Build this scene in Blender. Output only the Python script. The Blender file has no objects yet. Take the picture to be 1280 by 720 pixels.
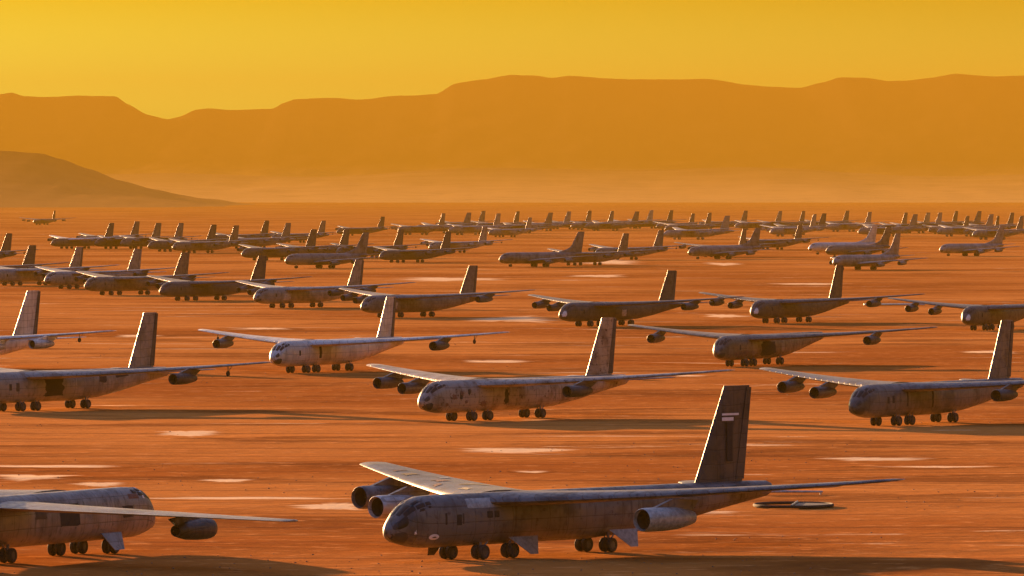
import bpy, bmesh, math, random
from mathutils import Vector, Matrix, noise
R = math.radians
S = bpy.context.scene
C = S.collection
random.seed(7)

# ------------------------------------------------------------------ camera
F = 9150.0          # focal length in pixels of a 1280 wide picture
H = 29.7            # camera height
YH = 240.0          # row of the true horizon
cam_d = bpy.data.cameras.new('camera'); cam = bpy.data.objects.new('camera', cam_d); C.objects.link(cam)
cam_d.sensor_width = 36.0; cam_d.lens = 36.0 * F / 1280.0
cam_d.clip_start = 1.0; cam_d.clip_end = 150000.0
cam.location = (0, 0, H)
cam.rotation_euler = (R(90) - math.atan((360 - YH) / F), 0, 0)
S.camera = cam

def gy(y):            # depth of a ground point from its picture row
    return F * H / (y - YH)
def gx(px, Y):
    return (px - 640.0) / F * Y

# ------------------------------------------------------------------ light
SUN_AZ, SUN_EL = R(28), R(7.4)
S.world = bpy.data.worlds.new('World'); S.world.use_nodes = True
wt = S.world.node_tree; wt.nodes.clear()
def N(t, k, **kw):
    n = t.nodes.new(k)
    for a, b in kw.items(): setattr(n, a, b)
    return n
sky = N(wt, 'ShaderNodeTexSky', sky_type='NISHITA', sun_disc=False)
sky.sun_elevation = SUN_EL; sky.sun_rotation = -SUN_AZ
sky.dust_density = 4.0; sky.air_density = 1.0; sky.ozone_density = 1.0
tc = N(wt, 'ShaderNodeTexCoord'); sep = N(wt, 'ShaderNodeSeparateXYZ')
wt.links.new(tc.outputs['Generated'], sep.inputs[0])
rmp = N(wt, 'ShaderNodeValToRGB')          # dust near the horizon yellows the sky, added bluish overhead boost fills aircraft tops
cr = rmp.color_ramp; cr.interpolation = 'LINEAR'
SKY_STOPS = [(0.0, (.54, 1.50, .74, 1)), (0.012, (.54, 1.44, .68, 1)), (0.027, (.34, .50, .04, 1)), (0.10, (.34, .32, .16, 1)), (0.3, (.24, .27, .42, 1)), (1.0, (1.0, 1.08, 1.6, 1))]
while len(cr.elements) < len(SKY_STOPS): cr.elements.new(0.5)
for e, (p, c) in zip(cr.elements, SKY_STOPS): e.position = p; e.color = c
mul = N(wt, 'ShaderNodeMix', data_type='RGBA', blend_type='MULTIPLY'); mul.inputs['Factor'].default_value = 1
wt.links.new(sep.outputs['Z'], rmp.inputs[0])
wt.links.new(sky.outputs[0], mul.inputs['A']); wt.links.new(rmp.outputs[0], mul.inputs['B'])
bg = N(wt, 'ShaderNodeBackground'); bg.inputs['Strength'].default_value = 0.062
wt.links.new(mul.outputs['Result'], bg.inputs['Color'])
wo = N(wt, 'ShaderNodeOutputWorld'); wt.links.new(bg.outputs[0], wo.inputs['Surface'])

sl = bpy.data.lights.new('sun', 'SUN'); so = bpy.data.objects.new('sun', sl); C.objects.link(so)
sl.energy = 5.0; sl.angle = R(0.6); sl.color = (1.0, 0.54, 0.24)
sd = Vector((-math.sin(SUN_AZ) * math.cos(SUN_EL), math.cos(SUN_AZ) * math.cos(SUN_EL), math.sin(SUN_EL)))
so.rotation_euler = sd.to_track_quat('Z', 'Y').to_euler()
so.location = (-300, 500, 200)

vs = S.view_settings
vs.view_transform = 'Standard'; vs.look = 'None'; vs.gamma = 1; vs.exposure = 2.3; vs.use_curve_mapping = False

# ------------------------------------------------------------------ materials
def mat(name):
    m = bpy.data.materials.new(name); m.use_nodes = True
    t = m.node_tree; t.nodes.clear()
    o = N(t, 'ShaderNodeOutputMaterial'); p = N(t, 'ShaderNodeBsdfPrincipled')
    t.links.new(p.outputs[0], o.inputs['Surface'])
    return m, t, p
def mixc(t, a, b, fac, blend='MIX'):
    n = N(t, 'ShaderNodeMix', data_type='RGBA', blend_type=blend)
    for sock, v in (('A', a), ('B', b), ('Factor', fac)):
        s = n.inputs[sock]
        if isinstance(v, bpy.types.NodeSocket): t.links.new(v, s)
        elif sock == 'Factor': s.default_value = v
        else: s.default_value = (*v, 1) if len(v) == 3 else v
    return n.outputs['Result']
def noise_tex(t, vec, scale, detail=4, rough=.55, lac=2.0, dist=0.0):
    n = N(t, 'ShaderNodeTexNoise'); n.inputs['Scale'].default_value = scale
    n.inputs['Detail'].default_value = detail; n.inputs['Roughness'].default_value = rough
    n.inputs['Distortion'].default_value = dist
    t.links.new(vec, n.inputs['Vector']); return n.outputs['Fac']
def step(t, v, a, b, lo=0, hi=1):
    n = N(t, 'ShaderNodeMapRange'); n.interpolation_type = 'SMOOTHSTEP'
    n.inputs['From Min'].default_value = a; n.inputs['From Max'].default_value = b
    n.inputs['To Min'].default_value = lo; n.inputs['To Max'].default_value = hi
    t.links.new(v, n.inputs['Value']); return n.outputs[0]
def math_n(t, op, a, b=None):
    n = N(t, 'ShaderNodeMath', operation=op)
    for i, v in enumerate((a, b)):
        if v is None: continue
        if isinstance(v, bpy.types.NodeSocket): t.links.new(v, n.inputs[i])
        else: n.inputs[i].default_value = v
    return n.outputs[0]
def mapping(t, vec, scale=(1, 1, 1), rot=(0, 0, 0)):
    n = N(t, 'ShaderNodeMapping'); n.inputs['Scale'].default_value = scale; n.inputs['Rotation'].default_value = rot
    t.links.new(vec, n.inputs['Vector']); return n.outputs[0]

def paint(name, base, dark, stain, stain_lo=.56, rough=.40, metal=.5):
    """weathered airframe skin: riveted panels of slightly different tone, vertical run-off, worn blotches"""
    m, t, p = mat(name)
    tcn = N(t, 'ShaderNodeTexCoord'); oi = N(t, 'ShaderNodeObjectInfo')
    v = tcn.outputs['Object']
    add = N(t, 'ShaderNodeVectorMath', operation='ADD'); t.links.new(v, add.inputs[0])
    off = N(t, 'ShaderNodeCombineXYZ'); rr = math_n(t, 'MULTIPLY', oi.outputs['Random'], 90.0)
    t.links.new(rr, off.inputs[0]); t.links.new(rr, off.inputs[2]); t.links.new(off.outputs[0], add.inputs[1])
    vv = add.outputs[0]
    # panel grid (x along, z/y across)
    sx = N(t, 'ShaderNodeSeparateXYZ'); t.links.new(v, sx.inputs[0])
    yz = math_n(t, 'ADD', sx.outputs[1], sx.outputs[2])
    cb = N(t, 'ShaderNodeCombineXYZ'); t.links.new(sx.outputs[0], cb.inputs[0]); t.links.new(yz, cb.inputs[1])
    br = N(t, 'ShaderNodeTexBrick'); t.links.new(cb.outputs[0], br.inputs['Vector'])
    br.offset = 0.0; br.inputs['Scale'].default_value = 1.0; br.inputs['Brick Width'].default_value = 2.3; br.inputs['Row Height'].default_value = 1.15
    br.inputs['Mortar Size'].default_value = .045; br.inputs['Mortar Smooth'].default_value = .3
    br.inputs['Color1'].default_value = (1, 1, 1, 1); br.inputs['Color2'].default_value = (.80, .80, .80, 1); br.inputs['Mortar'].default_value = (.35, .33, .32, 1)
    big = noise_tex(t, vv, .35, 5, .6); mid = noise_tex(t, vv, 1.6, 6, .65)
    streak = noise_tex(t, mapping(t, vv, (2.6, 2.6, .22)), 1.0, 5, .6)
    c = mixc(t, base, dark, step(t, big, .42, .66))
    c = mixc(t, c, stain, step(t, mid, stain_lo, stain_lo + .1))
    c = mixc(t, c, tuple(x * .45 for x in dark), step(t, streak, .54, .72, 0, .75))
    c = mixc(t, c, br.outputs['Color'], .7, 'MULTIPLY')
    t.links.new(c, p.inputs['Base Color'])
    t.links.new(step(t, mid, .3, .7, rough - .08, rough + .22), p.inputs['Roughness'])
    p.inputs['Metallic'].default_value = metal
    bp = N(t, 'ShaderNodeBump'); bp.inputs['Strength'].default_value = .5; bp.inputs['Distance'].default_value = .03
    hgt = math_n(t, 'ADD', math_n(t, 'MULTIPLY', br.outputs['Fac'], -.6), math_n(t, 'MULTIPLY', big, 1.6))
    t.links.new(hgt, bp.inputs['Height']); t.links.new(bp.outputs[0], p.inputs['Normal'])
    return m
M = {}
M['grey'] = paint('grey_airframe_paint', (.18, .18, .19), (.085, .085, .09), (.10, .085, .08), .60)
M['light'] = paint('light_grey_airframe_paint', (.30, .29, .285), (.17, .165, .16), (.14, .11, .10), .60)
M['white'] = paint('white_airframe_paint', (.62, .60, .59), (.42, .40, .39), (.26, .22, .2), .66)
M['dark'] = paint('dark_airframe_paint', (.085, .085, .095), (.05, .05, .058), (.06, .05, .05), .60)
M['rust'] = paint('stripped_airframe_skin', (.40, .35, .32), (.20, .15, .13), (.10, .05, .035), .575)
M['camo'] = paint('faded_camouflage_paint', (.20, .17, .145), (.09, .08, .075), (.14, .075, .05), .56)
def plain(name, col, rough=.6, var=.3, scale=3.0, metal=0.0):
    m, t, p = mat(name)
    tcn = N(t, 'ShaderNodeTexCoord')
    n = noise_tex(t, tcn.outputs['Object'], scale, 5, .6)
    c = mixc(t, tuple(x * (1 - var) for x in col), tuple(min(1, x * (1 + var)) for x in col), step(t, n, .3, .7))
    t.links.new(c, p.inputs['Base Color']); p.inputs['Roughness'].default_value = rough; p.inputs['Metallic'].default_value = metal
    return m
M['rubber'] = plain('tyre_rubber', (.025, .024, .025), .8)
M['hub'] = plain('wheel_hub_metal', (.07, .07, .07), .5, metal=.4)
M['strutm'] = plain('gear_leg_metal', (.20, .19, .18), .5, metal=.3)
M['glass'] = plain('cockpit_glass', (.008, .009, .012), .3, .2)
M['glass'].node_tree.nodes['Principled BSDF'].inputs['Specular IOR Level'].default_value = .25
M['hole'] = plain('open_bay_interior', (.02, .018, .018), .9)
M['inner'] = plain('engine_interior', (.03, .028, .028), .7, metal=.2)
M['radome'] = plain('radome_black', (.025, .025, .03), .55)
M['panel'] = plain('bare_panel_metal', (.40, .39, .38), .4, metal=.3)
M['door'] = plain('gear_door_paint', (.27, .26, .25), .5)
M['emblem'] = plain('emblem_white', (.75, .75, .75), .5, .08)
M['ember'] = plain('reddish_primer', (.16, .07, .05), .7, .4, 1.5)
M['yellow'] = plain('faded_yellow_primer', (.55, .45, .22), .6)

def ground_mat(sheet=False):
    m, t, p = mat('blown_pale_sand' if sheet else 'desert_dirt')
    g = N(t, 'ShaderNodeNewGeometry'); v = g.outputs['Position']
    n1 = noise_tex(t, v, .006, 5, .55); n2 = noise_tex(t, mapping(t, v, (.55, 1, 1), (0, 0, .1)), .035, 6, .62, dist=.6)
    n3 = noise_tex(t, v, .30, 6, .65); n4 = noise_tex(t, v, 2.2, 5, .7)
    c = mixc(t, (.55, .215, .055), (.36, .115, .026), step(t, n1, .40, .62))
    c = mixc(t, c, (.19, .062, .018), step(t, n2, .49, .64, 0, .7))
    c = mixc(t, c, (.74, .33, .11), step(t, n3, .53, .70, 0, .65))
    c = mixc(t, c, (.14, .045, .018), step(t, n4, .56, .72, 0, .6))
    # wheel ruts: pairs of thin wavering lines
    w = N(t, 'ShaderNodeTexWave', wave_type='BANDS', bands_direction='Y'); w.inputs['Scale'].default_value = .012
    w.inputs['Distortion'].default_value = 9; w.inputs['Detail'].default_value = 3; w.inputs['Detail Scale'].default_value = .35
    t.links.new(mapping(t, v, (.25, 1, 1), (0, 0, .06)), w.inputs['Vector'])
    rut = step(t, w.outputs['Fac'], .965, .995)
    c = mixc(t, c, (.17, .062, .026), math_n(t, 'MULTIPLY', rut, .35))
    # thin pale sheets of blown sand
    n5 = noise_tex(t, mapping(t, v, (.35, 1, 1), (0, 0, -.05)), .05, 7, .72, dist=.4)
    c = mixc(t, c, (.86, .62, .36), step(t, n5, .60, .67, 0, .8))
    if sheet:
        at_ = N(t, 'ShaderNodeAttribute'); at_.attribute_name = 'inset'
        n6 = noise_tex(t, mapping(t, v, (.5, 1, 1)), .11, 6, .65)
        k_ = math_n(t, 'ADD', at_.outputs['Fac'], math_n(t, 'MULTIPLY', math_n(t, 'SUBTRACT', n6, .5), 1.7))
        c = mixc(t, c, (.92, .66, .38), step(t, k_, .22, .62, 0, .92))
    t.links.new(c, p.inputs['Base Color'])
    p.inputs['Roughness'].default_value = .9; p.inputs['Specular IOR Level'].default_value = 0.0
    b1 = N(t, 'ShaderNodeBump'); b1.inputs['Strength'].default_value = 1; b1.inputs['Distance'].default_value = 1.0
    hh = math_n(t, 'ADD', math_n(t, 'MULTIPLY', n2, .9), math_n(t, 'MULTIPLY', n3, .14))
    hh = math_n(t, 'ADD', hh, math_n(t, 'MULTIPLY', n4, .02)); hh = math_n(t, 'ADD', hh, math_n(t, 'MULTIPLY', rut, -.04))
    t.links.new(hh, b1.inputs['Height']); t.links.new(b1.outputs[0], p.inputs['Normal'])
    return m
M['ground'] = ground_mat()
def slab_mat():
    m, t, p = mat('pale_sanded_concrete')
    g = N(t, 'ShaderNodeNewGeometry'); v = g.outputs['Position']
    n1 = noise_tex(t, v, .12, 6, .65); n2 = noise_tex(t, v, 1.4, 5, .6)
    c = mixc(t, (.90, .74, .50), (.62, .40, .22), step(t, n1, .46, .66))
    c = mixc(t, c, (.50, .26, .12), step(t, n2, .56, .7, 0, .6))
    t.links.new(c, p.inputs['Base Color']); p.inputs['Roughness'].default_value = .7; p.inputs['Specular IOR Level'].default_value = .2
    return m
M['slab'] = ground_mat(True)
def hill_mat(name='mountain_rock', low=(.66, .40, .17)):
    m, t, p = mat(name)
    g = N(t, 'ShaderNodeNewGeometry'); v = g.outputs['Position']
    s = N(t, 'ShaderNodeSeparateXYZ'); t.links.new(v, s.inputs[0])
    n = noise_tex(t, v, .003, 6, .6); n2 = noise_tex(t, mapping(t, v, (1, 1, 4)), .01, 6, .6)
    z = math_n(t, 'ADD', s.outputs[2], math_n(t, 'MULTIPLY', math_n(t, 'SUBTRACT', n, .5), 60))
    c = mixc(t, low, (.05, .03, .018), step(t, z, -20, 170))      # haze-bright foot painted into the sandy colour, dark rock above
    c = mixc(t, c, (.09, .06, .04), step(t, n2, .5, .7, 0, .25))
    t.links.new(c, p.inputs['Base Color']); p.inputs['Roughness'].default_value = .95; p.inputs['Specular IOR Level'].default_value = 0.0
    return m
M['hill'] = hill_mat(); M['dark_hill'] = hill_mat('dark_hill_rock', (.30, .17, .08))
M['scrub'] = plain('desert_scrub', (.085, .07, .035), .9)
M['stone'] = plain('desert_stone', (.26, .14, .08), .9)

# ------------------------------------------------------------------ mesh helpers
def obj(name, bm, m, parent=None, smooth=True, kind=None):
    me = bpy.data.meshes.new(name)
    bmesh.ops.recalc_face_normals(bm, faces=bm.faces)
    for f in bm.faces: f.smooth = smooth
    bm.to_mesh(me); bm.free()
    if smooth: me.set_sharp_from_angle(angle=R(38))
    me.materials.append(m)
    o = bpy.data.objects.new(name, me); C.objects.link(o)
    if parent: o.parent = parent
    if kind: o['kind'] = kind
    return o
def thing(name, label, cat, group=None, loc=(0, 0, 0), rz=0):
    o = bpy.data.objects.new(name, None); C.objects.link(o); o.empty_display_size = 2
    o.location = loc; o.rotation_euler = (0, 0, rz)
    o['label'] = label; o['category'] = cat
    if group: o['group'] = group
    return o
def loft(bm, rings, cap=True):
    vr = [[bm.verts.new(p) for p in r] for r in rings]
    n = len(vr[0])
    for a, b in zip(vr, vr[1:]):
        for i in range(n):
            bm.faces.new((a[i], a[(i + 1) % n], b[(i + 1) % n], b[i]))
    if cap:
        bm.faces.new(vr[0]); bm.faces.new(vr[-1])
    return vr
def lathe(bm, prof, ctr, n=20, axis='x', sy=1.0, sz=1.0, capa=False, capb=False):
    rings = []
    for (a, r) in prof:
        ring = []
        for k in range(n):
            q = 2 * math.pi * k / n
            c, s = r * math.cos(q), r * math.sin(q)
            if axis == 'x': ring.append((ctr[0] - a, ctr[1] + c * sy, ctr[2] + s * sz))
            elif axis == 'y': ring.append((ctr[0] + c, ctr[1] + a, ctr[2] + s))
            else: ring.append((ctr[0] + c, ctr[1] + s, ctr[2] + a))
        rings.append(ring)
    vr = loft(bm, rings, False)
    if capa: bm.faces.new(vr[0])
    if capb: bm.faces.new(vr[-1])
def bar(bm, p, q, r, r2=None, n=8):
    p, q = Vector(p), Vector(q); r2 = r if r2 is None else r2
    d = (q - p).normalized(); u = d.orthogonal().normalized(); w = d.cross(u)
    loft(bm, [[p + u * r * math.cos(a) + w * r * math.sin(a) for a in [2 * math.pi * k / n for k in range(n)]],
              [q + u * r2 * math.cos(a) + w * r2 * math.sin(a) for a in [2 * math.pi * k / n for k in range(n)]]])
def box(bm, c, s, bev=.03, rot=None):
    mtx = Matrix.Translation(c) @ (rot.to_4x4() if rot else Matrix()) @ Matrix.Diagonal((*s, 1))
    g = bmesh.ops.create_cube(bm, size=1, matrix=mtx)
    if bev:
        ed = {e for v in g['verts'] for e in v.link_edges}
        bmesh.ops.bevel(bm, geom=list(ed), offset=bev, segments=1, affect='EDGES')

# ------------------------------------------------------------------ airframes
def interp(st, b):
    if b <= st[0][0]: return st[0][1:]
    for s0, s1 in zip(st, st[1:]):
        if b <= s1[0]:
            k = (b - s0[0]) / (s1[0] - s0[0])
            return [x + (y - x) * k for x, y in zip(s0[1:], s1[1:])]
    return st[-1][1:]
class Body:
    def __init__(s, st, n): s.st, s.n = st, n
    def pt(s, b, a, off=0.0):
        zc, w, h = interp(s.st, b); e = 2.0 / s.n
        ca, sa = math.cos(a), math.sin(a)
        return Vector((-b, (w + off) * math.copysign(abs(ca) ** e, ca), zc + (h + off) * math.copysign(abs(sa) ** e, sa)))
    def mesh(s, bs, n=32):
        bm = bmesh.new()
        loft(bm, [[s.pt(b, 2 * math.pi * (k + .5) / n) for k in range(n)] for b in bs])
        return bm
    def patch(s, name, m, parent, b0, b1, a0, a1, off=.02, nb=4, na=4, round_=0.0, jit=0.0, seed=0):
        """sheet following the skin; round_ turns the rectangle into an oval, jit roughens its outline"""
        rnd = random.Random(seed); bm = bmesh.new()
        bc, ac, hb, ha = (b0 + b1) / 2, (a0 + a1) / 2, (b1 - b0) / 2, (a1 - a0) / 2
        nr = 28; rings = []
        for k in range(nr):
            q = 2 * math.pi * k / nr; cu, su = math.cos(q), math.sin(q)
            e = 1.0 if round_ >= 1 else .18 + .82 * round_
            u = math.copysign(abs(cu) ** e, cu); w = math.copysign(abs(su) ** e, su)
            j = 1 - jit * rnd.random()
            rings.append((u * j, w * j))
        c = bm.verts.new(s.pt(bc, R(ac), off)); prev = None; first = None
        lv = []
        for f in (.33, .66, 1.0):
            lv.append([bm.verts.new(s.pt(bc + hb * u * f, R(ac + ha * w * f), off * (1 if f < 1 else .3))) for u, w in rings])
        for k in range(nr):
            kk = (k + 1) % nr
            bm.faces.new((c, lv[0][k], lv[0][kk]))
            for i in (0, 1): bm.faces.new((lv[i][k], lv[i + 1][k], lv[i + 1][kk], lv[i][kk]))
        return obj(name, bm, m, parent)

BB = Body([(0, 2.50, .05, .05), (.10, 2.50, .34, .34), (.35, 2.54, .62, .64), (.8, 2.64, .90, .96), (1.4, 2.84, 1.14, 1.30), (2.0, 3.0, 1.30, 1.60), (2.8, 3.13, 1.42, 1.88),
           (3.8, 3.21, 1.50, 2.07), (5.5, 3.22, 1.52, 2.12), (24, 3.22, 1.52, 2.10), (30, 3.36, 1.50, 1.96), (36, 3.72, 1.36, 1.60), (41, 4.12, 1.12, 1.20), (45, 4.40, .86, .90),
           (48, 4.58, .62, .66), (48.6, 4.62, .42, .44)], 2.5)
BB_B = [0, .04, .1, .2, .35, .55, .8, 1.1, 1.4, 1.7, 2.0, 2.4, 2.8, 3.3, 3.8, 4.6, 5.5, 8, 12, 16, 20, 24, 27, 30, 33, 36, 39, 41, 43, 45, 46.5, 48, 48.4, 48.6]

def foil(u, T):
    return 5 * T * (.2969 * math.sqrt(u) - .126 * u - .3516 * u * u + .2843 * u ** 3 - .1036 * u ** 4)
US = [0, .01, .035, .09, .18, .32, .5, .7, .86, 1.0]
class Wing:
    """t 0..1 root to tip; side +1 = left"""
    def __init__(s, L0, L1, le0, le1, c0, c1, z0, z1, T0, T1, pw=1.4):
        s.__dict__.update(locals())
    def le(s, L): return s.le0 + (s.le1 - s.le0) * (L - s.L0) / (s.L1 - s.L0)
    def z(s, L): return s.z0 + (s.z1 - s.z0) * max(0, (L - s.L0) / (s.L1 - s.L0)) ** s.pw
    def pt(s, side, t, u, top=True, off=0):
        L = s.L0 + (s.L1 - s.L0) * t; c = s.c0 + (s.c1 - s.c0) * t ** .92
        T = s.T0 + (s.T1 - s.T0) * t
        d = foil(u, T) * c
        return Vector((-(s.le(L) + u * c), side * L, s.z(L) + (u - .35) * c * .034 + (d * 1.1 + off if top else -d * .75 - off)))
    def mesh(s, side, nt=14):
        bm = bmesh.new(); rings = []
        for i in range(nt + 1):
            t = i / nt
            r = [s.pt(side, t, u) for u in reversed(US)] + [s.pt(side, t, u, False) for u in US[1:]]
            rings.append(r)
        # rounded tip
        t = 1.0; r = rings[-1]; cx = sum((p for p in r), Vector()) / len(r)
        rings.append([cx + (p - cx) * .55 + Vector((-.3, side * .28, 0)) for p in r])
        loft(bm, rings)
        return bm
    def patch(s, name, m, parent, side, t0, t1, u0, u1, top=True, jit=.0, seed=0, off=.03):
        rnd = random.Random(seed); bm = bmesh.new(); n = 20
        tc_, uc, ht, hu = (t0 + t1) / 2, (u0 + u1) / 2, (t1 - t0) / 2, (u1 - u0) / 2
        c = bm.verts.new(s.pt(side, tc_, uc, top, off)); lv = []
        pts = []
        for k in range(n):
            q = 2 * math.pi * k / n; cu, su = math.cos(q), math.sin(q); e = .25
            j = 1 - jit * rnd.random()
            pts.append((math.copysign(abs(cu) ** e, cu) * j, math.copysign(abs(su) ** e, su) * j))
        for f in (.5, 1.0):
            lv.append([bm.verts.new(s.pt(side, tc_ + ht * a * f, uc + hu * b * f, top, off)) for a, b in pts])
        for k in range(n):
            kk = (k + 1) % n
            bm.faces.new((c, lv[0][k], lv[0][kk])); bm.faces.new((lv[0][k], lv[1][k], lv[1][kk], lv[0][kk]))
        return obj(name, bm, m, parent, smooth=False)
BW = Wing(.9, 28.2, 11.0, 28.0, 10.5, 3.3, 4.72, 6.5, .125, .085)
ST = Wing(.3, 8.0, 41.0, 46.2, 6.0, 2.6, 4.55, 4.95, .09, .07, 1.0)

def fin_mesh(b0, c0, z0, b1, c1, z1, T=.09, dorsal=0, n=10):
    """vertical surface; dorsal = length of a curved fillet ahead of its root"""
    bm = bmesh.new(); rings = []
    for i in range(n + 1):
        t = i / n; c = c0 + (c1 - c0) * t; b = b0 + (b1 - b0) * t; z = z0 + (z1 - z0) * t
        if dorsal:
            e = dorsal * max(0, 1 - t * 2.6) ** 2.4; b -= e; c += e
        r = [Vector((-(b + u * c), foil(u, T) * min(c, c0), z)) for u in reversed(US)] + [Vector((-(b + u * c), -foil(u, T) * min(c, c0), z)) for u in US[1:]]
        rings.append(r)
    loft(bm, rings); return bm

def pod(root, b, L, z, ln, r, paintm, wing, pylon=True):
    bm = bmesh.new()
    prof = [(.35, r * .86), (.12, r * .91), (0, r * .96), (.06, r * 1.01), (.5, r * 1.06), (ln * .35, r * 1.07), (ln * .62, r * .98), (ln * .82, r * .74), (ln * .93, r * .56), (ln * .93, r * .48), (ln * .8, r * .45)]
    lathe(bm, prof, (-b, L, z), 22)
    o = obj('engine_nacelle', bm, paintm, root)
    bm = bmesh.new(); lathe(bm, [(.35, r * .86), (1.3, r * .74), (1.35, .02)], (-b, L, z), 18); lathe(bm, [(.75, .02), (1.0, r * .22), (1.3, r * .28)], (-b, L, z), 12)
    obj('intake', bm, M['inner'], o)
    bm = bmesh.new(); lathe(bm, [(ln * .8, r * .45), (ln * .86, r * .32), (ln * 1.0, .03)], (-b, L, z), 14)
    obj('exhaust_cone', bm, M['inner'], o)
    if pylon:
        bm = bmesh.new(); aL = abs(L); zl = wing.z(aL); le = wing.le(aL); hw = .16
        side = 1 if L > 0 else -1
        P = [(b + 1.1, z + r * .9), (le - .2, zl - .05), (le + 3.0, zl - .25), (b + ln * .88, z + r * .4)]
        loft(bm, [[(-x, L - hw, zz) for x, zz in P], [(-x, L + hw, zz) for x, zz in P]])
        obj('pylon', bm, paintm, o, smooth=False)
    return o

def truck(root, b, L, two=True, r=.61, w=.44, turn=0, top=1.4):
    """one landing gear: strut, axle, a pair of tyres with hubs"""
    bm = bmesh.new()
    bar(bm, (-b, L, r), (-b, L, top), .13); bar(bm, (-b, L - .45, r), (-b, L + .45, r), .09)
    bar(bm, (-b, L, r + .15), (-b - .9, L, top), .06); bar(bm, (-b, L, r + .25), (-b, L - math.copysign(.7, L), top), .05)
    g = obj('landing_gear', bm, M['strutm'], root)
    for s in ((-1, 1) if two else (0,)):
        bm = bmesh.new(); y0 = L + s * .36
        prof = [(-w / 2, r * .55), (-w / 2, r * .86), (-w * .36, r * .97), (-w * .12, r), (w * .12, r), (w * .36, r * .97), (w / 2, r * .86), (w / 2, r * .55)]
        lathe(bm, prof, (-b, y0, r), 20, 'y')
        wv = obj('wheel', bm, M['rubber'], g)
        bm = bmesh.new(); lathe(bm, [(-w * .42, .05), (-w * .38, r * .5), (-w * .46, r * .56), (w * .46, r * .56), (w * .38, r * .5), (w * .42, .05)], (-b, y0, r), 14, 'y', capa=True, capb=True)
        # hub sits on the gear: sub-part level is used up by the wheel, so it is its own sub-part
        obj('wheel_hub', bm, M['hub'], g)
    return g
def door(root, b, L, ln, dz, z, flare, m=None, tri=False):
    bm = bmesh.new(); s = 1 if L > 0 else -1
    P = [(b, z), (b + ln, z), (b + ln * (.72 if not tri else .85), z - dz), (b + ln * (.25 if not tri else .6), z - dz)]
    def q(x, zz, o): return (-x, L + s * (flare * (z - zz) / dz + o), zz)
    loft(bm, [[q(x, zz, 0) for x, zz in P], [q(x, zz, .07) for x, zz in P]])
    return obj('gear_door', bm, m or M['door'], root, smooth=False)

def make_bomber(paintm=None, pr=.74, pl=6.0, pdz=1.4):
    pm = paintm or M['grey']
    root = thing('bomber_aircraft', '', 'bomber')
    obj('fuselage', BB.mesh(BB_B), pm, root)
    for s in (1, -1):
        obj('wing', BW.mesh(s), pm, root)
        obj('tailplane', ST.mesh(s, 6), pm, root)
    f = obj('tail_fin', fin_mesh(38.6, 6.4, 5.0, 42.6, 3.4, 12.9), pm, root)
    # rudder: thin aft strip standing just clear of the fin
    bm = bmesh.new()
    P = [(45.05, 5.4), (46.35, 12.7), (46.0, 12.7), (44.0, 5.4)]
    P = [(44.02, 5.45), (45.1, 5.45), (46.1, 12.75), (45.5, 12.75)]
    loft(bm, [[(-x, -.14, z) for x, z in P], [(-x, .14, z) for x, z in P]])
    obj('rudder', bm, pm, f, smooth=False)
    for L in (13, 20, -13, -20):
        pod(root, BW.le(abs(L)) - 4.0, L, BW.z(abs(L)) - pdz, pl, pr, pm, BW)
    truck(root, 8.8, -1.1); truck(root, 10.2, 1.1); truck(root, 13.8, 1.15); truck(root, 25.7, -1.1, top=1.5); truck(root, 26.2, 1.1, top=1.6)
    for L in (23.8, -23.8):
        bm = bmesh.new(); b = BW.le(abs(L)) + 1.6; zt = BW.z(abs(L)) - .1
        bar(bm, (-b, L, zt - 1.0), (-b, L, zt), .07); bar(bm, (-b, L, zt - .8), (-b - 1.0, L, zt), .045)
        g = obj('outrigger_gear', bm, M['strutm'], root)
        bm = bmesh.new(); lathe(bm, [(-.12, .12), (-.14, .3), (-.08, .38), (.08, .38), (.14, .3), (.12, .12)], (-b, L, zt - 1.0), 14, 'y', capa=True, capb=True)
        obj('wheel', bm, M['rubber'], g)
    # glazing
    for (b0, b1, a0, a1) in ((1.05, 2.15, 64, 88), (1.05, 2.15, 92, 116), (1.35, 2.4, 38, 61), (1.35, 2.4, 119, 142), (2.5, 3.4, 36, 52), (2.5, 3.4, 128, 144), (2.35, 3.1, 58, 74), (2.35, 3.1, 106, 122), (3.5, 4.1, 38, 50), (3.5, 4.1, 130, 142)):
        BB.patch('cockpit_window', M['glass'], root, b0, b1, a0, a1, .03)
    BB.patch('radome', M['radome'], root, .02, 1.5, -86, -6, .025, round_=.6)
    BB.patch('nose_sensor_window', M['radome'], root, .28, .95, 8, 48, .04, round_=.5)
    BB.patch('crew_hatch', M['hole'], root, 6.9, 7.5, -6, 10, .02)
    return root

TB = Body([(0, 2.55, .05, .05), (.12, 2.55, .42, .42), (.5, 2.62, .85, .85), (1.2, 2.8, 1.3, 1.35), (2.2, 3.02, 1.62, 1.75), (3.6, 3.15, 1.82, 1.98), (6, 3.2, 1.88, 2.06), (25, 3.2, 1.88, 2.06),
           (30, 3.5, 1.7, 1.78), (35, 4.0, 1.2, 1.28), (38.5, 4.4, .65, .7), (40, 4.55, .2, .22)], 2.05)
TB_B = [0, .05, .12, .25, .5, .8, 1.2, 1.7, 2.2, 2.9, 3.6, 4.8, 6, 10, 15, 20, 25, 27.5, 30, 32.5, 35, 37, 38.5, 39.4, 40]
TW = Wing(1.2, 19.9, 11.5, 26.0, 9.2, 2.8, 2.2, 4.1, .12, .09, 1.0)
TS = Wing(.3, 6.1, 34.6, 38.6, 4.2, 1.9, 4.5, 5.0, .09, .08, 1.0)
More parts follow.
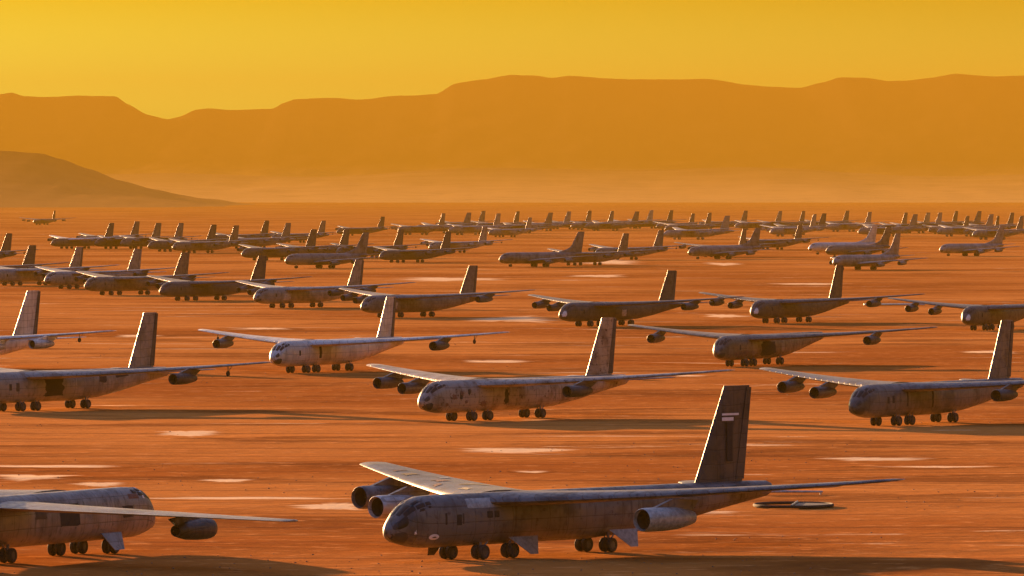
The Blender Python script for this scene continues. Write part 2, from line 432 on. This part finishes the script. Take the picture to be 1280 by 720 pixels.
def make_tanker(pm):
    root = thing('tanker_aircraft', '', 'tanker plane')
    obj('fuselage', TB.mesh(TB_B, 28), pm, root)
    for s in (1, -1):
        obj('wing', TW.mesh(s), pm, root); obj('tailplane', TS.mesh(s, 6), pm, root)
    obj('tail_fin', fin_mesh(32.4, 6.6, 4.9, 37.4, 3.0, 12.6, .09, 6.5, 14), pm, root)
    for L in (8.5, 14.5, -8.5, -14.5):
        pod(root, TW.le(abs(L)) - 3.2, L, TW.z(abs(L)) - 1.15, 4.6, .72, pm, TW)
    truck(root, 5.2, .01, r=.5, w=.32, top=1.6)
    for L in (-3.3, 3.3): truck(root, 18.5, L, top=2.2); truck(root, 19.9, L, top=2.2)
    for (b0, b1, a0, a1) in ((1.3, 1.95, 60, 86), (1.3, 1.95, 94, 120), (1.6, 2.4, 40, 58), (1.6, 2.4, 122, 140)):
        TB.patch('cockpit_window', M['glass'], root, b0, b1, a0, a1, .03)
    TB.patch('radome', M['radome'], root, .02, .9, -86, 0, .025, round_=.6)
    return root

def copy_tree(o, parent=None):
    c = o.copy(); C.objects.link(c); c.parent = parent
    for k in o.children: copy_tree(k, c)
    return c
PAINTS = {id(m) for m in ()}
def repaint(root, m, only=None):
    paints = [M[k] for k in ('grey', 'light', 'white', 'dark', 'rust', 'camo')]
    for k in root.children_recursive:
        if k.type == 'MESH' and k.data.materials and k.data.materials[0] in paints and (only is None or k.name.split('.')[0] in only):
            k.material_slots[0].link = 'OBJECT'; k.material_slots[0].material = m
def drop(root, test):
    for k in list(root.children):
        if test(k):
            for g in list(k.children_recursive): bpy.data.objects.remove(g)
            bpy.data.objects.remove(k)

proto = make_bomber(); proto1 = make_bomber(None, .92, 6.8, 1.65); tproto = make_tanker(M['grey'])
used = {'b': False, 't': False}
pending = []
G_NEAR = 'bombers parked on the open desert floor'
def spawn(kind, X, Y, th, label, m, group, scale=1.0, nofin=False, face=-1):
    """origin (ground below the nose) at X,Y. face -1: nose to the left and towards the camera; +1: nose right and away"""
    src = {'b': proto, 'B': proto1, 't': tproto}[kind]
    o = copy_tree(src)
    fx, fy = (-math.sin(th), -math.cos(th)) if face < 0 else (math.sin(th), math.cos(th))
    o.location = (X, Y, 0); o.rotation_euler = (0, 0, math.atan2(fy, fx)); o.scale = (scale,) * 3
    o['label'] = label; o['group'] = group
    repaint(o, M[m])
    if nofin: drop(o, lambda k: k.name.startswith(('tail_fin', 'tailplane')))
    return o
def by_nose(nx, ny, b, th, *a, **k):       # ny = picture row of the ground at a point b metres behind the nose
    Y = gy(ny) - b * math.cos(th); X = gx(nx, Y)
    return spawn(a[0], X, Y, th, *a[1:], **k)
def by_fin(fx, fy, th, kind, label, m, group, **k):     # picture position of the fin top
    sc = k.get('scale', 1.0); s = (fy - YH) / (H - 12.75 * sc); Y = F / s; X = gx(fx, Y); bf = (44.6 if kind == 'b' else 39) * sc
    return spawn(kind, X - (-(-math.sin(th))) * bf * 1.0, Y - math.cos(th) * bf, th, label, m, group, **k)

# --- the near and middle aircraft (each fitted on its own)
p1 = by_nose(482, 699, 10, R(41), 'B', 'large grey bomber nearest the camera, white emblem on its nose, tall striped fin', 'grey', G_NEAR)
# (p2 faces the other way)
p2 = spawn('b', gx(188, gy(686)), gy(686), R(26), 'grey bomber cut off at the lower left corner, its nose pointing right and away', 'light', G_NEAR, face=1)
p3 = by_nose(-36, 514, 10, R(30), 'b', 'light grey bomber at the left edge with a large open dark bay in its side', 'light', G_NEAR)
p4 = by_nose(-168, 463, 8, R(35), 'b', 'white bomber whose bright tail alone shows at the left edge', 'white', G_NEAR)
p5 = by_nose(340, 466, 10, R(25), 'b', 'clean white bomber with a white fin and dark cockpit windows', 'white', G_NEAR)
p6 = by_nose(525, 526, 10, R(34), 'b', 'pale bomber with rusty brown patches behind its cockpit, in the middle row', 'rust', G_NEAR)
p7 = by_nose(895, 458, 10, R(24), 'b', 'camouflaged bomber without any tail fin', 'camo', G_NEAR, nofin=True)
p8 = by_nose(1065, 532, 10, R(30), 'b', 'grey bomber at the right edge in front of the finless one', 'grey', G_NEAR)
p9 = by_nose(700, 408, 10, R(35), 'b', 'dark bomber right of centre with a plain dark fin and pale nose', 'dark', G_NEAR)
p10 = by_nose(940, 404, 10, R(29), 'b', 'dark bomber behind the finless bomber, its long wings spread level', 'dark', G_NEAR)
p11 = by_nose(1205, 413, 10, R(24), 'b', 'dark bomber cut off by the right edge with a white ring round its nose', 'dark', G_NEAR)
# second row from the left
RL = [(452, 397, 36, 'grey', 'grey bomber with a dark striped fin at the right end of the left row'),
      (318, 385, 36, 'light', 'pale bomber with bare metal patches, second from the right in the left row'),
      (200, 376, 37, 'dark', 'dark nosed bomber third from the right in the left row'),
      (106, 369, 38, 'camo', 'brown finned bomber in the middle of the left row'),
      (56, 361, 37, 'light', 'pale finned bomber third from the left in the left row'),
      (-14, 357, 37, 'light', 'pale finned bomber second from the left in the left row'),
      (-70, 353, 37, 'dark', 'brown finned bomber cut off at the left end of the left row')]
left_row = [by_nose(nx, ny, 10, R(th), 'b', lab, m, 'bombers in the long row at the left') for nx, ny, th, m, lab in RL]
by_fin(12, 292, R(38), 'b', 'small bomber at the left edge above the long left row', 'dark', 'bombers in the far rows')

ORD = ['first', 'second', 'third', 'fourth', 'fifth', 'sixth', 'seventh', 'eighth', 'ninth', 'tenth', 'eleventh', 'twelfth', 'thirteenth', 'fourteenth', 'fifteenth', 'sixteenth', 'seventeenth',
       'eighteenth', 'nineteenth', 'twentieth', 'twenty-first', 'twenty-second', 'twenty-third', 'twenty-fourth', 'twenty-fifth', 'twenty-sixth', 'twenty-seventh', 'twenty-eighth', 'twenty-ninth', 'thirtieth']
far_row = [(140, 279), (172, 277), (199, 279), (227, 279), (268, 281), (296, 282), (334, 276), (361, 279), (393, 287)]
for i, (x, y) in enumerate(far_row):
    fo = by_fin(x, y, R(40 + (i * 7) % 5), 'b', 'brown silhouetted bomber, %s fin from the left in the tight far left row' % ORD[i], ('dark', 'camo', 'dark', 'grey')[i % 4], 'bombers in the tight far left row', scale=1.04)
    if i == 0: repaint(fo, M['white'], ('wing',))  # white wings paint in a sun glint on the first bomber
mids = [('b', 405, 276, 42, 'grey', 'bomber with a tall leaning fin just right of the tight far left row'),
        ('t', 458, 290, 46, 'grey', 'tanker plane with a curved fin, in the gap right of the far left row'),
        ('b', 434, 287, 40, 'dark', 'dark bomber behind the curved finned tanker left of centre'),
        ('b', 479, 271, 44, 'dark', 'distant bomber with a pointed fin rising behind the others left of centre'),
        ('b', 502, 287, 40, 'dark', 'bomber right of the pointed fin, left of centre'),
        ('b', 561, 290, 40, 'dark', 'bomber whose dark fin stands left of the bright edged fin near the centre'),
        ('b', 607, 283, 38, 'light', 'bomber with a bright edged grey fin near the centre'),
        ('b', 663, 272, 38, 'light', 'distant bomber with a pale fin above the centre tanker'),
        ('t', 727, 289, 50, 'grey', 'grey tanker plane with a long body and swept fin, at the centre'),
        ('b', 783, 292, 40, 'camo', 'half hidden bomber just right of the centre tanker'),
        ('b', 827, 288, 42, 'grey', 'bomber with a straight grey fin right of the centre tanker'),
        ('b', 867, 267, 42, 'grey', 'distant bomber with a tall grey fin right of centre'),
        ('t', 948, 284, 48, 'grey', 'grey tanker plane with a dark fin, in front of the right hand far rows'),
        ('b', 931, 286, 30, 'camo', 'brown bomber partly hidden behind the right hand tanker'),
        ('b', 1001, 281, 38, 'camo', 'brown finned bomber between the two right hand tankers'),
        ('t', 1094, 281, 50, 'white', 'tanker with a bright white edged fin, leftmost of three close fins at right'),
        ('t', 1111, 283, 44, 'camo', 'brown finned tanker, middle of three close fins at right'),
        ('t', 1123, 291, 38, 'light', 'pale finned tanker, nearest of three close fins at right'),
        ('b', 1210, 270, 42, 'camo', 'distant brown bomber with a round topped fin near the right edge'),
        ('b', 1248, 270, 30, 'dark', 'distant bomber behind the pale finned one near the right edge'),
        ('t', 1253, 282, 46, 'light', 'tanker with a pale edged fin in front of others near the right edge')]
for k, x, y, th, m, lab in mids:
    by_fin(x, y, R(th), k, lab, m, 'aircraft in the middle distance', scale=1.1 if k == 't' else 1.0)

# --- farthest aircraft: a few pixels each, one mesh apiece
def far_mesh():
    bm = bmesh.new()
    bs = [0, .2, .8, 2, 4, 8, 20, 30, 38, 45, 48.6]
    loft(bm, [[BB.pt(b, 2 * math.pi * (k + .5) / 12) for k in range(12)] for b in bs])
    def add(o):
        me = bpy.data.meshes.new('tmp'); o.to_mesh(me); o.free(); bm.from_mesh(me); bpy.data.meshes.remove(me)
    for s in (1, -1): add(BW.mesh(s, 6)); add(ST.mesh(s, 2))
    add(fin_mesh(38.6, 6.4, 5.0, 42.6, 3.4, 12.9, n=3))
    for L in (13, 20, -13, -20): lathe(bm, [(0, .9), (3, .95), (6, .4)], (-(BW.le(abs(L)) - 4), L, BW.z(abs(L)) - 1.6), 10, capa=True, capb=True)
    for b, L in ((9, -1.1), (10.4, 1.1), (25, -1.1), (26.4, 1.1)):
        lathe(bm, [(-.7, .68), (.7, .68)], (-b, L, .68), 12, 'y', capa=True, capb=True)
    return bm
farp = obj('distant_bomber', far_mesh(), M['dark'])
FAR = [(555, 267), (587, 266), (605, 264), (624, 267), (648, 264.5), (689, 266), (712, 264.5), (738, 263.5), (766, 264), (797, 264.5), (815, 263), (840, 263), (888, 266), (910, 270), (933, 263.5), (976, 264), (1005, 264),
       (1019, 268), (1031, 267), (1060, 263.5), (1088, 265), (1133, 266), (1145, 268), (1161, 266), (1176, 266), (1196, 264), (1225, 264), (1240, 268), (1266, 266), (1278, 270)]
FM = ['camo', 'grey', 'camo', 'light', 'dark', 'camo', 'light']
for i, (x, y) in enumerate(FAR):
    o = farp.copy(); C.objects.link(o)
    s = (y - YH) / (H - 12.75 * 1.15); Y = F / s; th = R(38 + (i * 13) % 17)
    X = gx(x, Y) - math.sin(th) * 44.6 * 1.15; o.scale = (1.15,) * 3
    o.location = (X, Y - math.cos(th) * 44.6 * 1.15, 0); o.rotation_euler = (0, 0, math.atan2(-math.cos(th), -math.sin(th)))
    o.material_slots[0].link = 'OBJECT'; o.material_slots[0].material = M[FM[i % 7]]
    o['label'] = 'faint far bomber on the haze line, %s from the left of its row' % ORD[i]; o['category'] = 'bomber'; o['group'] = 'faint bombers on the haze line'
# lone one seen nearly end-on at the far left
Y = 6600
farp.location = (gx(42, Y), Y, 0); farp.rotation_euler = (0, 0, R(-112)); farp.scale = (1.0,) * 3
farp['label'] = 'lone hazy bomber seen end on, alone at the far left under the hill'; farp['category'] = 'bomber'

for src in (proto, proto1, tproto):
    for g in list(src.children_recursive): bpy.data.objects.remove(g)
    bpy.data.objects.remove(src)

# --- individual marks and damage
def pods(root): return [k for k in root.children if k.name.startswith('engine_nacelle')]
def podL(k): return sum(v.co.y for v in k.data.vertices) / len(k.data.vertices)
def rmpod(root, Ls):
    drop(root, lambda k: k.name.startswith('engine_nacelle') and any(abs(podL(k) - L) < 1.5 for L in Ls))
# P1
rmpod(p1, [20])
for k in list(pods(p1)):
    if podL(k) < -16: repaint_k = k
    if abs(podL(k) + 13) < 1.5:
        k.material_slots[0].link = 'OBJECT'; k.material_slots[0].material = M['white']
        k.location.y -= 1.2
for q in (p5, p9, *left_row):
    for k in q.children:
        if k.name.startswith('tail_fin'): k.scale = (1, 1, .935)
for k in p1.children:
    if k.name.startswith('tail_fin'):
        k.scale = (1, 1, 1.06); k.location.z = -.3
        fin1 = k
        k.material_slots[0].link = 'OBJECT'; k.material_slots[0].material = M['dark']
def sidebox(name, m, parent, x0, x1, z0, z1, y, d=.04):
    bm = bmesh.new(); box(bm, (-(x0 + x1) / 2, y, (z0 + z1) / 2), (abs(x1 - x0), d, abs(z1 - z0)), 0)
    return obj(name, bm, m, parent, smooth=False)
sidebox('fin_marking', M['emblem'], fin1, 42.0, 44.2, 10.55, 10.72, .30)
sidebox('fin_marking', M['emblem'], fin1, 42.0, 43.5, 10.12, 10.40, .30)
sidebox('fin_stripe', M['hole'], fin1, 42.6, 43.35, 6.9, 10.0, .34, .03)
BB.patch('nose_emblem', M['emblem'], p1, 3.7, 4.9, -38, -22, .03, round_=1)
BB.patch('emblem_bird', M['radome'], p1, 3.95, 4.7, -33, -27, .05, round_=1, jit=.6, seed=3)
BB.patch('nose_star', M['emblem'], p1, 2.0, 2.35, -24, -8, .03, round_=1, jit=.75, seed=5)
BB.patch('vent_grille', M['hole'], p1, 10.6, 11.3, 2, 14, .03)
BB.patch('vent_grille', M['hole'], p1, 11.5, 12.1, 2, 14, .03)
BB.patch('access_panel', M['hole'], p1, 5.5, 5.75, -4, 14, .02)
BB.patch('access_panel', M['radome'], p1, 7.6, 7.8, -4, 12, .02)
BB.patch('bare_skin_panel', M['panel'], p1, 8.3, 12.4, 22, 52, .015)
BB.patch('soot_patch', M['hole'], p1, 2.6, 3.4, 24, 36, .03, round_=1, jit=.5, seed=9)
BB.patch('soot_patch', M['hole'], p1, 3.6, 4.1, 27, 37, .03, round_=1, jit=.5, seed=10)
door(p1, 12.6, 2.0, 3.6, 1.45, 1.75, .55, tri=True); door(p1, 25.2, 2.0, 3.6, 1.45, 1.9, .55, tri=True); door(p1, 6.6, -1.2, 1.6, .9, 1.25, .5, M['radome'])
for (t0, t1, u0, u1, sd_, mm) in ((.62, .68, .12, .5, 1, 'hole'), (.40, .47, .2, .55, 2, 'ember'), (.25, .31, .3, .8, 3, 'hole'), (.33, .37, .05, .22, 4, 'ember'), (.12, .2, .15, .28, 5, 'yellow'), (.5, .55, .5, .8, 6, 'panel'), (.74, .77, .2, .6, 8, 'ember')):
    BW.patch('torn_skin_patch', M[mm], p1, -1, t0, t1, u0, u1, True, .5, sd_)
# P2
for (b0, b1, a0, a1, mm) in ((5.6, 7.6, 166, 186, 'hole'), (4.4, 6.2, 135, 152, 'ember'), (14.5, 18, 150, 195, 'hole'), (20, 22, 160, 180, 'radome')):
    BB.patch('open_panel', M[mm], p2, b0, b1, a0, a1, .03, jit=.15, seed=int(b0))
BB.patch('cockpit_frame_band', M['emblem'], p2, 3.4, 3.8, 95, 150, .05)
door(p2, 8.2, -1.7, 3.4, 1.4, 1.8, .8, M['light']); rmpod(p2, [-13])
# P3
for (b0, b1, a0, a1, mm) in ((15.2, 20.5, -38, 28, 'hole'), (8.5, 9.4, -10, 14, 'radome'), (29, 31, 0, 40, 'hole'), (33, 37, 10, 50, 'hole')):
    BB.patch('open_panel', M[mm], p3, b0, b1, a0, a1, .03, jit=.2, seed=int(b0) + 3)
rmpod(p3, [13])
# P5
rmpod(p5, [13, -13]); BB.patch('open_panel', M['hole'], p5, 14.3, 15.2, -20, 25, .03)
# P6
for i, (b0, b1, a0, a1, mm) in enumerate(((5.0, 6.4, -8, 8, 'ember'), (6.9, 7.9, -2, 18, 'ember'), (8.6, 9.6, 0, 24, 'hole'), (8.0, 8.9, -22, -8, 'ember'), (17.0, 18.4, -40, 24, 'hole'), (3.6, 4.6, -30, -14, 'ember'), (2.2, 3.2, -50, -30, 'ember'), (11.4, 13.4, -40, -10, 'ember'))):
    BB.patch('rust_patch' if mm == 'ember' else 'open_panel', M[mm], p6, b0, b1, a0, a1, .03, round_=.8, jit=.45, seed=20 + i)
rmpod(p6, [20])
# P7
for i, (b0, b1, a0, a1, mm) in enumerate(((4.6, 11.5, -50, -5, 'ember'), (12.5, 15, -40, 40, 'light'), (26, 27.5, -30, 30, 'light'), (16, 24, -50, 30, 'hole'))):
    BB.patch('paint_patch', M[mm], p7, b0, b1, a0, a1, .02 + .004 * i, round_=.5, jit=.3, seed=30 + i)
rmpod(p7, [13, -13])
# P8
for i, (b0, b1, a0, a1) in enumerate(((8.2, 9.0, -6, 14), (12.4, 12.8, -20, 30), (19.5, 20, -30, 25))):
    BB.patch('open_panel', M['hole'], p8, b0, b1, a0, a1, .03, jit=.2, seed=40 + i)
# P9-11 pale nose paint
for q in (p9, p10, p11): drop(q, lambda k: k.name.startswith('nose_sensor'))
BB.patch('nose_sensor_window', M['glass'], p1, .5, 1.5, 4, 44, .05, round_=.4)
for q, r_ in ((p9, 1), (p11, 1), (p5, 0), (p10, 1)):
    if r_: BB.patch('nose_paint', M['emblem'], q, .05, 1.25, -60, 70, .018, round_=.8, jit=.25, seed=51)
rmpod(p9, [13]); rmpod(p10, [13])
BB.patch('open_panel', M['panel'], p9, 22, 24, -30, 10, .02, jit=.3, seed=60)
for i, q in enumerate(left_row):
    if i in (0, 1, 4):
        BB.patch('bare_skin_panel', M['panel'], q, 9 + i, 12.5 + i, -30, 10, .02, jit=.35, seed=70 + i)
    if i % 2 == 0: rmpod(q, [13])
for q in (p3, p5, p6, p7, p8, p9, p10, p11, *left_row):
    for k in pods(q):
        for g in (k, *k.children):
            if not g.name.startswith(('intake', 'exhaust')): g.material_slots[0].link = 'OBJECT'; g.material_slots[0].material = M['dark']
for k in fin1.children:
    if k.name.startswith('rudder'): k.material_slots[0].link = 'OBJECT'; k.material_slots[0].material = M['dark']
for k in pods(p1):
    if podL(k) > 0: k.location.y += 1.0; k.location.x -= .6; k.location.z -= .25; k.material_slots[0].link = 'OBJECT'; k.material_slots[0].material = M['panel']
# the corner bomber's near wing: slim, set far back, nearly level
W2 = Wing(.9, 28.2, 22.0, 27.3, 7.4, 2.8, 4.45, 4.0, .125, .085, 1.0)
drop(p2, lambda k: (k.name.startswith('wing') and max(v.co.y for v in k.data.vertices) < 0) or k.name.startswith('outrigger') or (k.name.startswith('engine') and podL(k) < 0))
obj('wing', W2.mesh(-1), M['light'], p2)
pod(p2, 21.6, -17.2, 2.95, 6.0, .80, M['dark'], W2)
for (b0, b1, a0, a1) in ((2.0, 3.1, 104, 120), (2.0, 3.1, 123, 140), (3.25, 4.3, 112, 126), (3.25, 4.3, 129, 143), (4.45, 5.2, 118, 134)):
    BB.patch('cockpit_window', M['glass'], p2, b0, b1, a0, a1, .06)
for q in (p1, p6, p7, p8, p9, p10, p11, *left_row): drop(q, lambda k: k.name.startswith('outrigger'))
# dark stripes on fins of some aircraft
for q in (p3, p5, p8, p6, left_row[0], left_row[1], left_row[5], p4):
    f = [k for k in q.children if k.name.startswith('tail_fin')][0]
    for g in f.children:
        if g.name.startswith('rudder'):
            g.material_slots[0].link = 'OBJECT'; g.material_slots[0].material = M['dark']

# --- loose things on the ground
def at(px, py): Y = gy(py); return gx(px, Y), Y
x, y = at(992, 634)
t = thing('aircraft_wreckage', 'dark oval aircraft frame lying flat on the dirt under the nearest bomber\'s wing tip', 'aircraft panel', None, (x, y, 0), R(-6))
bm = bmesh.new(); n = 48; rings = []
for i in range(n + 1):
    q = 2 * math.pi * i / n; c0 = Vector((3.7 * math.copysign(abs(math.cos(q)) ** .8, math.cos(q)), 4.6 * math.sin(q), .2)); d0 = Vector((math.cos(q), math.sin(q), 0))
    rings.append([c0 + d0 * .13 * math.cos(a_) + Vector((0, 0, .15 * math.sin(a_))) for a_ in [2 * math.pi * j / 8 for j in range(8)]])
loft(bm, rings, False); obj('frame_ring', bm, M['hole'], t)
bm = bmesh.new(); c0 = [Vector((3.6 * max(0, math.cos(q)) ** .8 + .1, 4.4 * math.sin(q), 0)) for q in [-math.pi / 2 + math.pi * j / 20 for j in range(21)]]
loft(bm, [[p + Vector((0, 0, .16)) for p in c0], [p + Vector((0, 0, .24)) for p in c0]]); obj('skin_sheet', bm, M['radome'], t, smooth=False)
bm = bmesh.new(); bar(bm, (.1, -4.4, .34), (.1, 4.4, .34), .10); obj('cross_bar', bm, M['panel'], t)
x, y = at(988, 619)
bm = bmesh.new(); bar(bm, (-3.2, 0, .35), (3.2, .6, .3), .16, .1); bar(bm, (-3.1, 0, .1), (-3.1, 0, .4), .12); bar(bm, (3, .55, .02), (3, .55, .35), .1)
o = obj('metal_pole', bm, M['panel']); o.location = (x, y, 0); o['label'] = 'thin pale metal pole lying on low props behind the dark oval frame'; o['category'] = 'pole'
x, y = at(1118, 382)
bm = bmesh.new(); rings = []
for i in range(9):
    k = i / 8; c = 2.6 - 1.6 * k
    rings.append([(k * 16 - 8, -c, .3), (k * 16 - 8, 0, .62), (k * 16 - 8, c, .3), (k * 16 - 8, 0, .12)])
loft(bm, rings); o = obj('detached_tailplane', bm, M['light']); o.location = (x, y, 0); o['label'] = 'pale severed tailplane lying on the dirt between the two dark bombers at right'; o['category'] = 'aircraft panel'
# ------------------------------------------------------------------ setting
# ground: one sheet out to the far side of the mountains
bm = bmesh.new()
ys = [-600, -100, 200, 400, 700, 1200, 2500, 5000, 9000, 16000, 30000, 45000, 90000]; xs = [-40000, -20000, -8000, -3000, -1200, -400, 0, 400, 1200, 3000, 8000, 20000, 40000]
vv = [[bm.verts.new((a, b, 0)) for a in xs] for b in ys]
for i in range(len(ys) - 1):
    for j in range(len(xs) - 1): bm.faces.new((vv[i][j], vv[i][j + 1], vv[i + 1][j + 1], vv[i + 1][j]))
obj('ground', bm, M['ground'], smooth=False, kind='structure')

# pale sheets of sanded concrete and salt: irregular flat patches
SL = [(640, 563, 130, 6), (640, 399, 90, 6), (40, 597, 95, 6), (125, 605, 62, 5), (283, 601, 52, 4), (235, 542, 70, 7), (415, 633, 75, 7), (560, 349, 120, 4), (1090, 574, 110, 4), (905, 395, 50, 4), (665, 590, 40, 2),
      (60, 583, 190, 3), (300, 623, 240, 3), (1170, 584, 130, 2), (860, 470, 40, 2), (620, 452, 80, 3), (750, 345, 60, 3), (170, 420, 50, 3), (1240, 440, 60, 3), (1010, 355, 90, 2), (755, 327, 75, 6), (905, 330, 40, 3), (330, 411, 60, 2)]
for i, (px, py, wpx, hpx) in enumerate(SL):
    Y = gy(py); X = gx(px, Y); hw = wpx * .75 / F * Y; hd = (gy(py - hpx / 2) - gy(py + hpx / 2)) * .8
    rnd = random.Random(100 + i); bm = bmesh.new(); n = 64; vs_ = []
    ph = [rnd.uniform(0, 6.28) for _ in range(6)]
    for k in range(n):
        q = 2 * math.pi * k / n
        j = 1 + .13 * math.sin(3 * q + ph[0]) + .10 * math.sin(5 * q + ph[1]) + .07 * math.sin(11 * q + ph[2]) + .08 * math.sin(17 * q + ph[3])
        e = .85
        vs_.append(bm.verts.new((X + hw * j * math.copysign(abs(math.cos(q)) ** e, math.cos(q)), Y + hd * j * math.copysign(abs(math.sin(q)) ** e, math.sin(q)), .006 + .001 * i)))
    cv = bm.verts.new((X, Y, vs_[0].co.z))
    for k in range(n): bm.faces.new((cv, vs_[k], vs_[(k + 1) % n]))
    o = obj('pale_ground_patch', bm, M['slab'], smooth=False, kind='structure')
    a_ = o.data.attributes.new('inset', 'FLOAT', 'POINT')
    for k in range(n): a_.data[k].value = 0.0
    a_.data[n].value = 1.0

# mountains
def prof(pts, x):
    if x <= pts[0][0]: return pts[0][1]
    for (x0, y0), (x1, y1) in zip(pts, pts[1:]):
        if x <= x1:
            k = (x - x0) / (x1 - x0); k = k * k * (3 - 2 * k) * .5 + k * .5
            return y0 + (y1 - y0) * k
    return pts[-1][1]
RIDGE = [(-2600, 100), (-1900, 130), (-1300, 105), (-800, 135), (-400, 118), (-150, 128), (0, 117), (15, 115), (30, 120), (60, 121), (100, 119), (145, 120), (160, 130), (185, 143), (210, 149), (225, 146), (245, 137), (260, 135), (300, 137),
         (340, 136), (355, 128), (370, 123), (400, 122), (450, 124), (500, 119), (545, 117), (570, 104), (600, 99), (640, 93), (665, 94), (690, 97), (710, 94), (760, 98), (830, 99), (885, 98), (930, 105), (960, 108), (1000, 109),
         (1025, 103), (1050, 96), (1080, 97), (1110, 101), (1130, 100), (1160, 97), (1195, 92), (1240, 95), (1280, 94), (1500, 108), (1900, 96), (2400, 120), (3000, 104), (3800, 125)]
FOOT = [(-2600, 195), (-1200, 205), (-500, 180), (-200, 176), (0, 187), (50, 190), (75, 197), (110, 210), (150, 225), (190, 236), (240, 247), (290, 256), (350, 262), (4000, 268)]
def range_mesh(name, pts, Yr, front, back, x0, x1, nx, ny, amp, seed, pw, z0=-4):
    fq = 16000 / Yr
    bm = bmesh.new(); rows = []
    for j in range(ny + 1):
        t = j / ny; yy = Yr - front + (front + back) * t
        row = []
        for i in range(nx + 1):
            px = x0 + (x1 - x0) * i / nx; X = gx(px, Yr)
            hp = H + (YH - prof(pts, px)) / F * Yr
            if yy <= Yr: k = max(0, 1 - (Yr - yy) / front)
            else: k = max(0, 1 - (yy - Yr) / back)
            sh = k ** pw * .8 + .2 * k
            edge = min(1, abs(yy - Yr) / (front * .2))
            g = noise.ridged_multi_fractal(Vector((X * .0022 * fq + seed, yy * .0010 * fq, seed)), 1.0, 2.1, 5, 1.0, 2.0) - 1.0
            fine = noise.fractal(Vector((X * .012 * fq, yy * .006 * fq, seed + 4)), .9, 2.0, 5)
            z = hp * sh + amp * g * k * (1 - k) * 3.2 * (0.25 + .75 * edge) + amp * .30 * fine * (.35 + edge) * min(1, k * 3)
            z = min(z, H + (hp - H) * 1.0 * yy / Yr + amp * .03) if yy < Yr else z
            row.append(bm.verts.new((X, yy, z + (z0 if k <= 0 else z0 * (1 - min(1, k * 8))))))
        rows.append(row)
    for a, b in zip(rows, rows[1:]):
        for i in range(nx): bm.faces.new((a[i], a[i + 1], b[i + 1], b[i]))
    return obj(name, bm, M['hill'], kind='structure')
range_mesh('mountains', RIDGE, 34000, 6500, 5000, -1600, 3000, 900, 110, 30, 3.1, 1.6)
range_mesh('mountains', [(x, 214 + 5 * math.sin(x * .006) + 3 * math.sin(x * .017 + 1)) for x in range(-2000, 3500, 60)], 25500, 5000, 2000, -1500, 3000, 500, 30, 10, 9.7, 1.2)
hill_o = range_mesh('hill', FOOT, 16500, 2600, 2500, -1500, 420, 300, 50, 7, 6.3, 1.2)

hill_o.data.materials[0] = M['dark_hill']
# stones: uncountable
def clump(bm, x, y, r, h, rnd, n):
    vt = [bm.verts.new((x + r * math.cos(6.283 * k / n) * rnd.uniform(.7, 1.2), y + r * math.sin(6.283 * k / n) * rnd.uniform(.7, 1.2), -.02)) for k in range(n)]
    vm = [bm.verts.new((x + r * .8 * math.cos(6.283 * k / n) * rnd.uniform(.7, 1.2), y + r * .8 * math.sin(6.283 * k / n) * rnd.uniform(.7, 1.2), h * rnd.uniform(.5, .9))) for k in range(n)]
    tp = bm.verts.new((x, y, h))
    for k in range(n):
        kk = (k + 1) % n
        bm.faces.new((vt[k], vt[kk], vm[kk], vm[k])); bm.faces.new((vm[k], vm[kk], tp))
rnd = random.Random(5); bm = bmesh.new()
for _ in range(2500):
    py = 250 + 480 * rnd.random() ** .8; Y = gy(py); X = gx(rnd.uniform(-120, 1400), Y)
    if noise.noise(Vector((X * .03, Y * .01, 5))) < 0.05: continue
    r = rnd.uniform(.03, .10) * (1 + Y / 4000); clump(bm, X, Y, r, r * rnd.uniform(.5, 1.1), rnd, 5)
obj('stones', bm, M['stone'], smooth=False, kind='stuff')

# haze: one closed box of even dusty air
bm = bmesh.new(); box(bm, (0, 21000, 344), (60000, 44000, 700), 0)
m = bpy.data.materials.new('dusty_haze'); m.use_nodes = True; t = m.node_tree; t.nodes.clear()
o_ = N(t, 'ShaderNodeOutputMaterial'); pv = N(t, 'ShaderNodeVolumePrincipled')
pv.inputs['Density'].default_value = 4.1e-5; pv.inputs['Color'].default_value = (.46, .29, .028, 1); pv.inputs['Anisotropy'].default_value = 0.0
t.links.new(pv.outputs[0], o_.inputs['Volume'])
hz = obj('haze', bm, m, smooth=False, kind='stuff')
hz['label'] = 'thin dusty orange air over the whole plain'
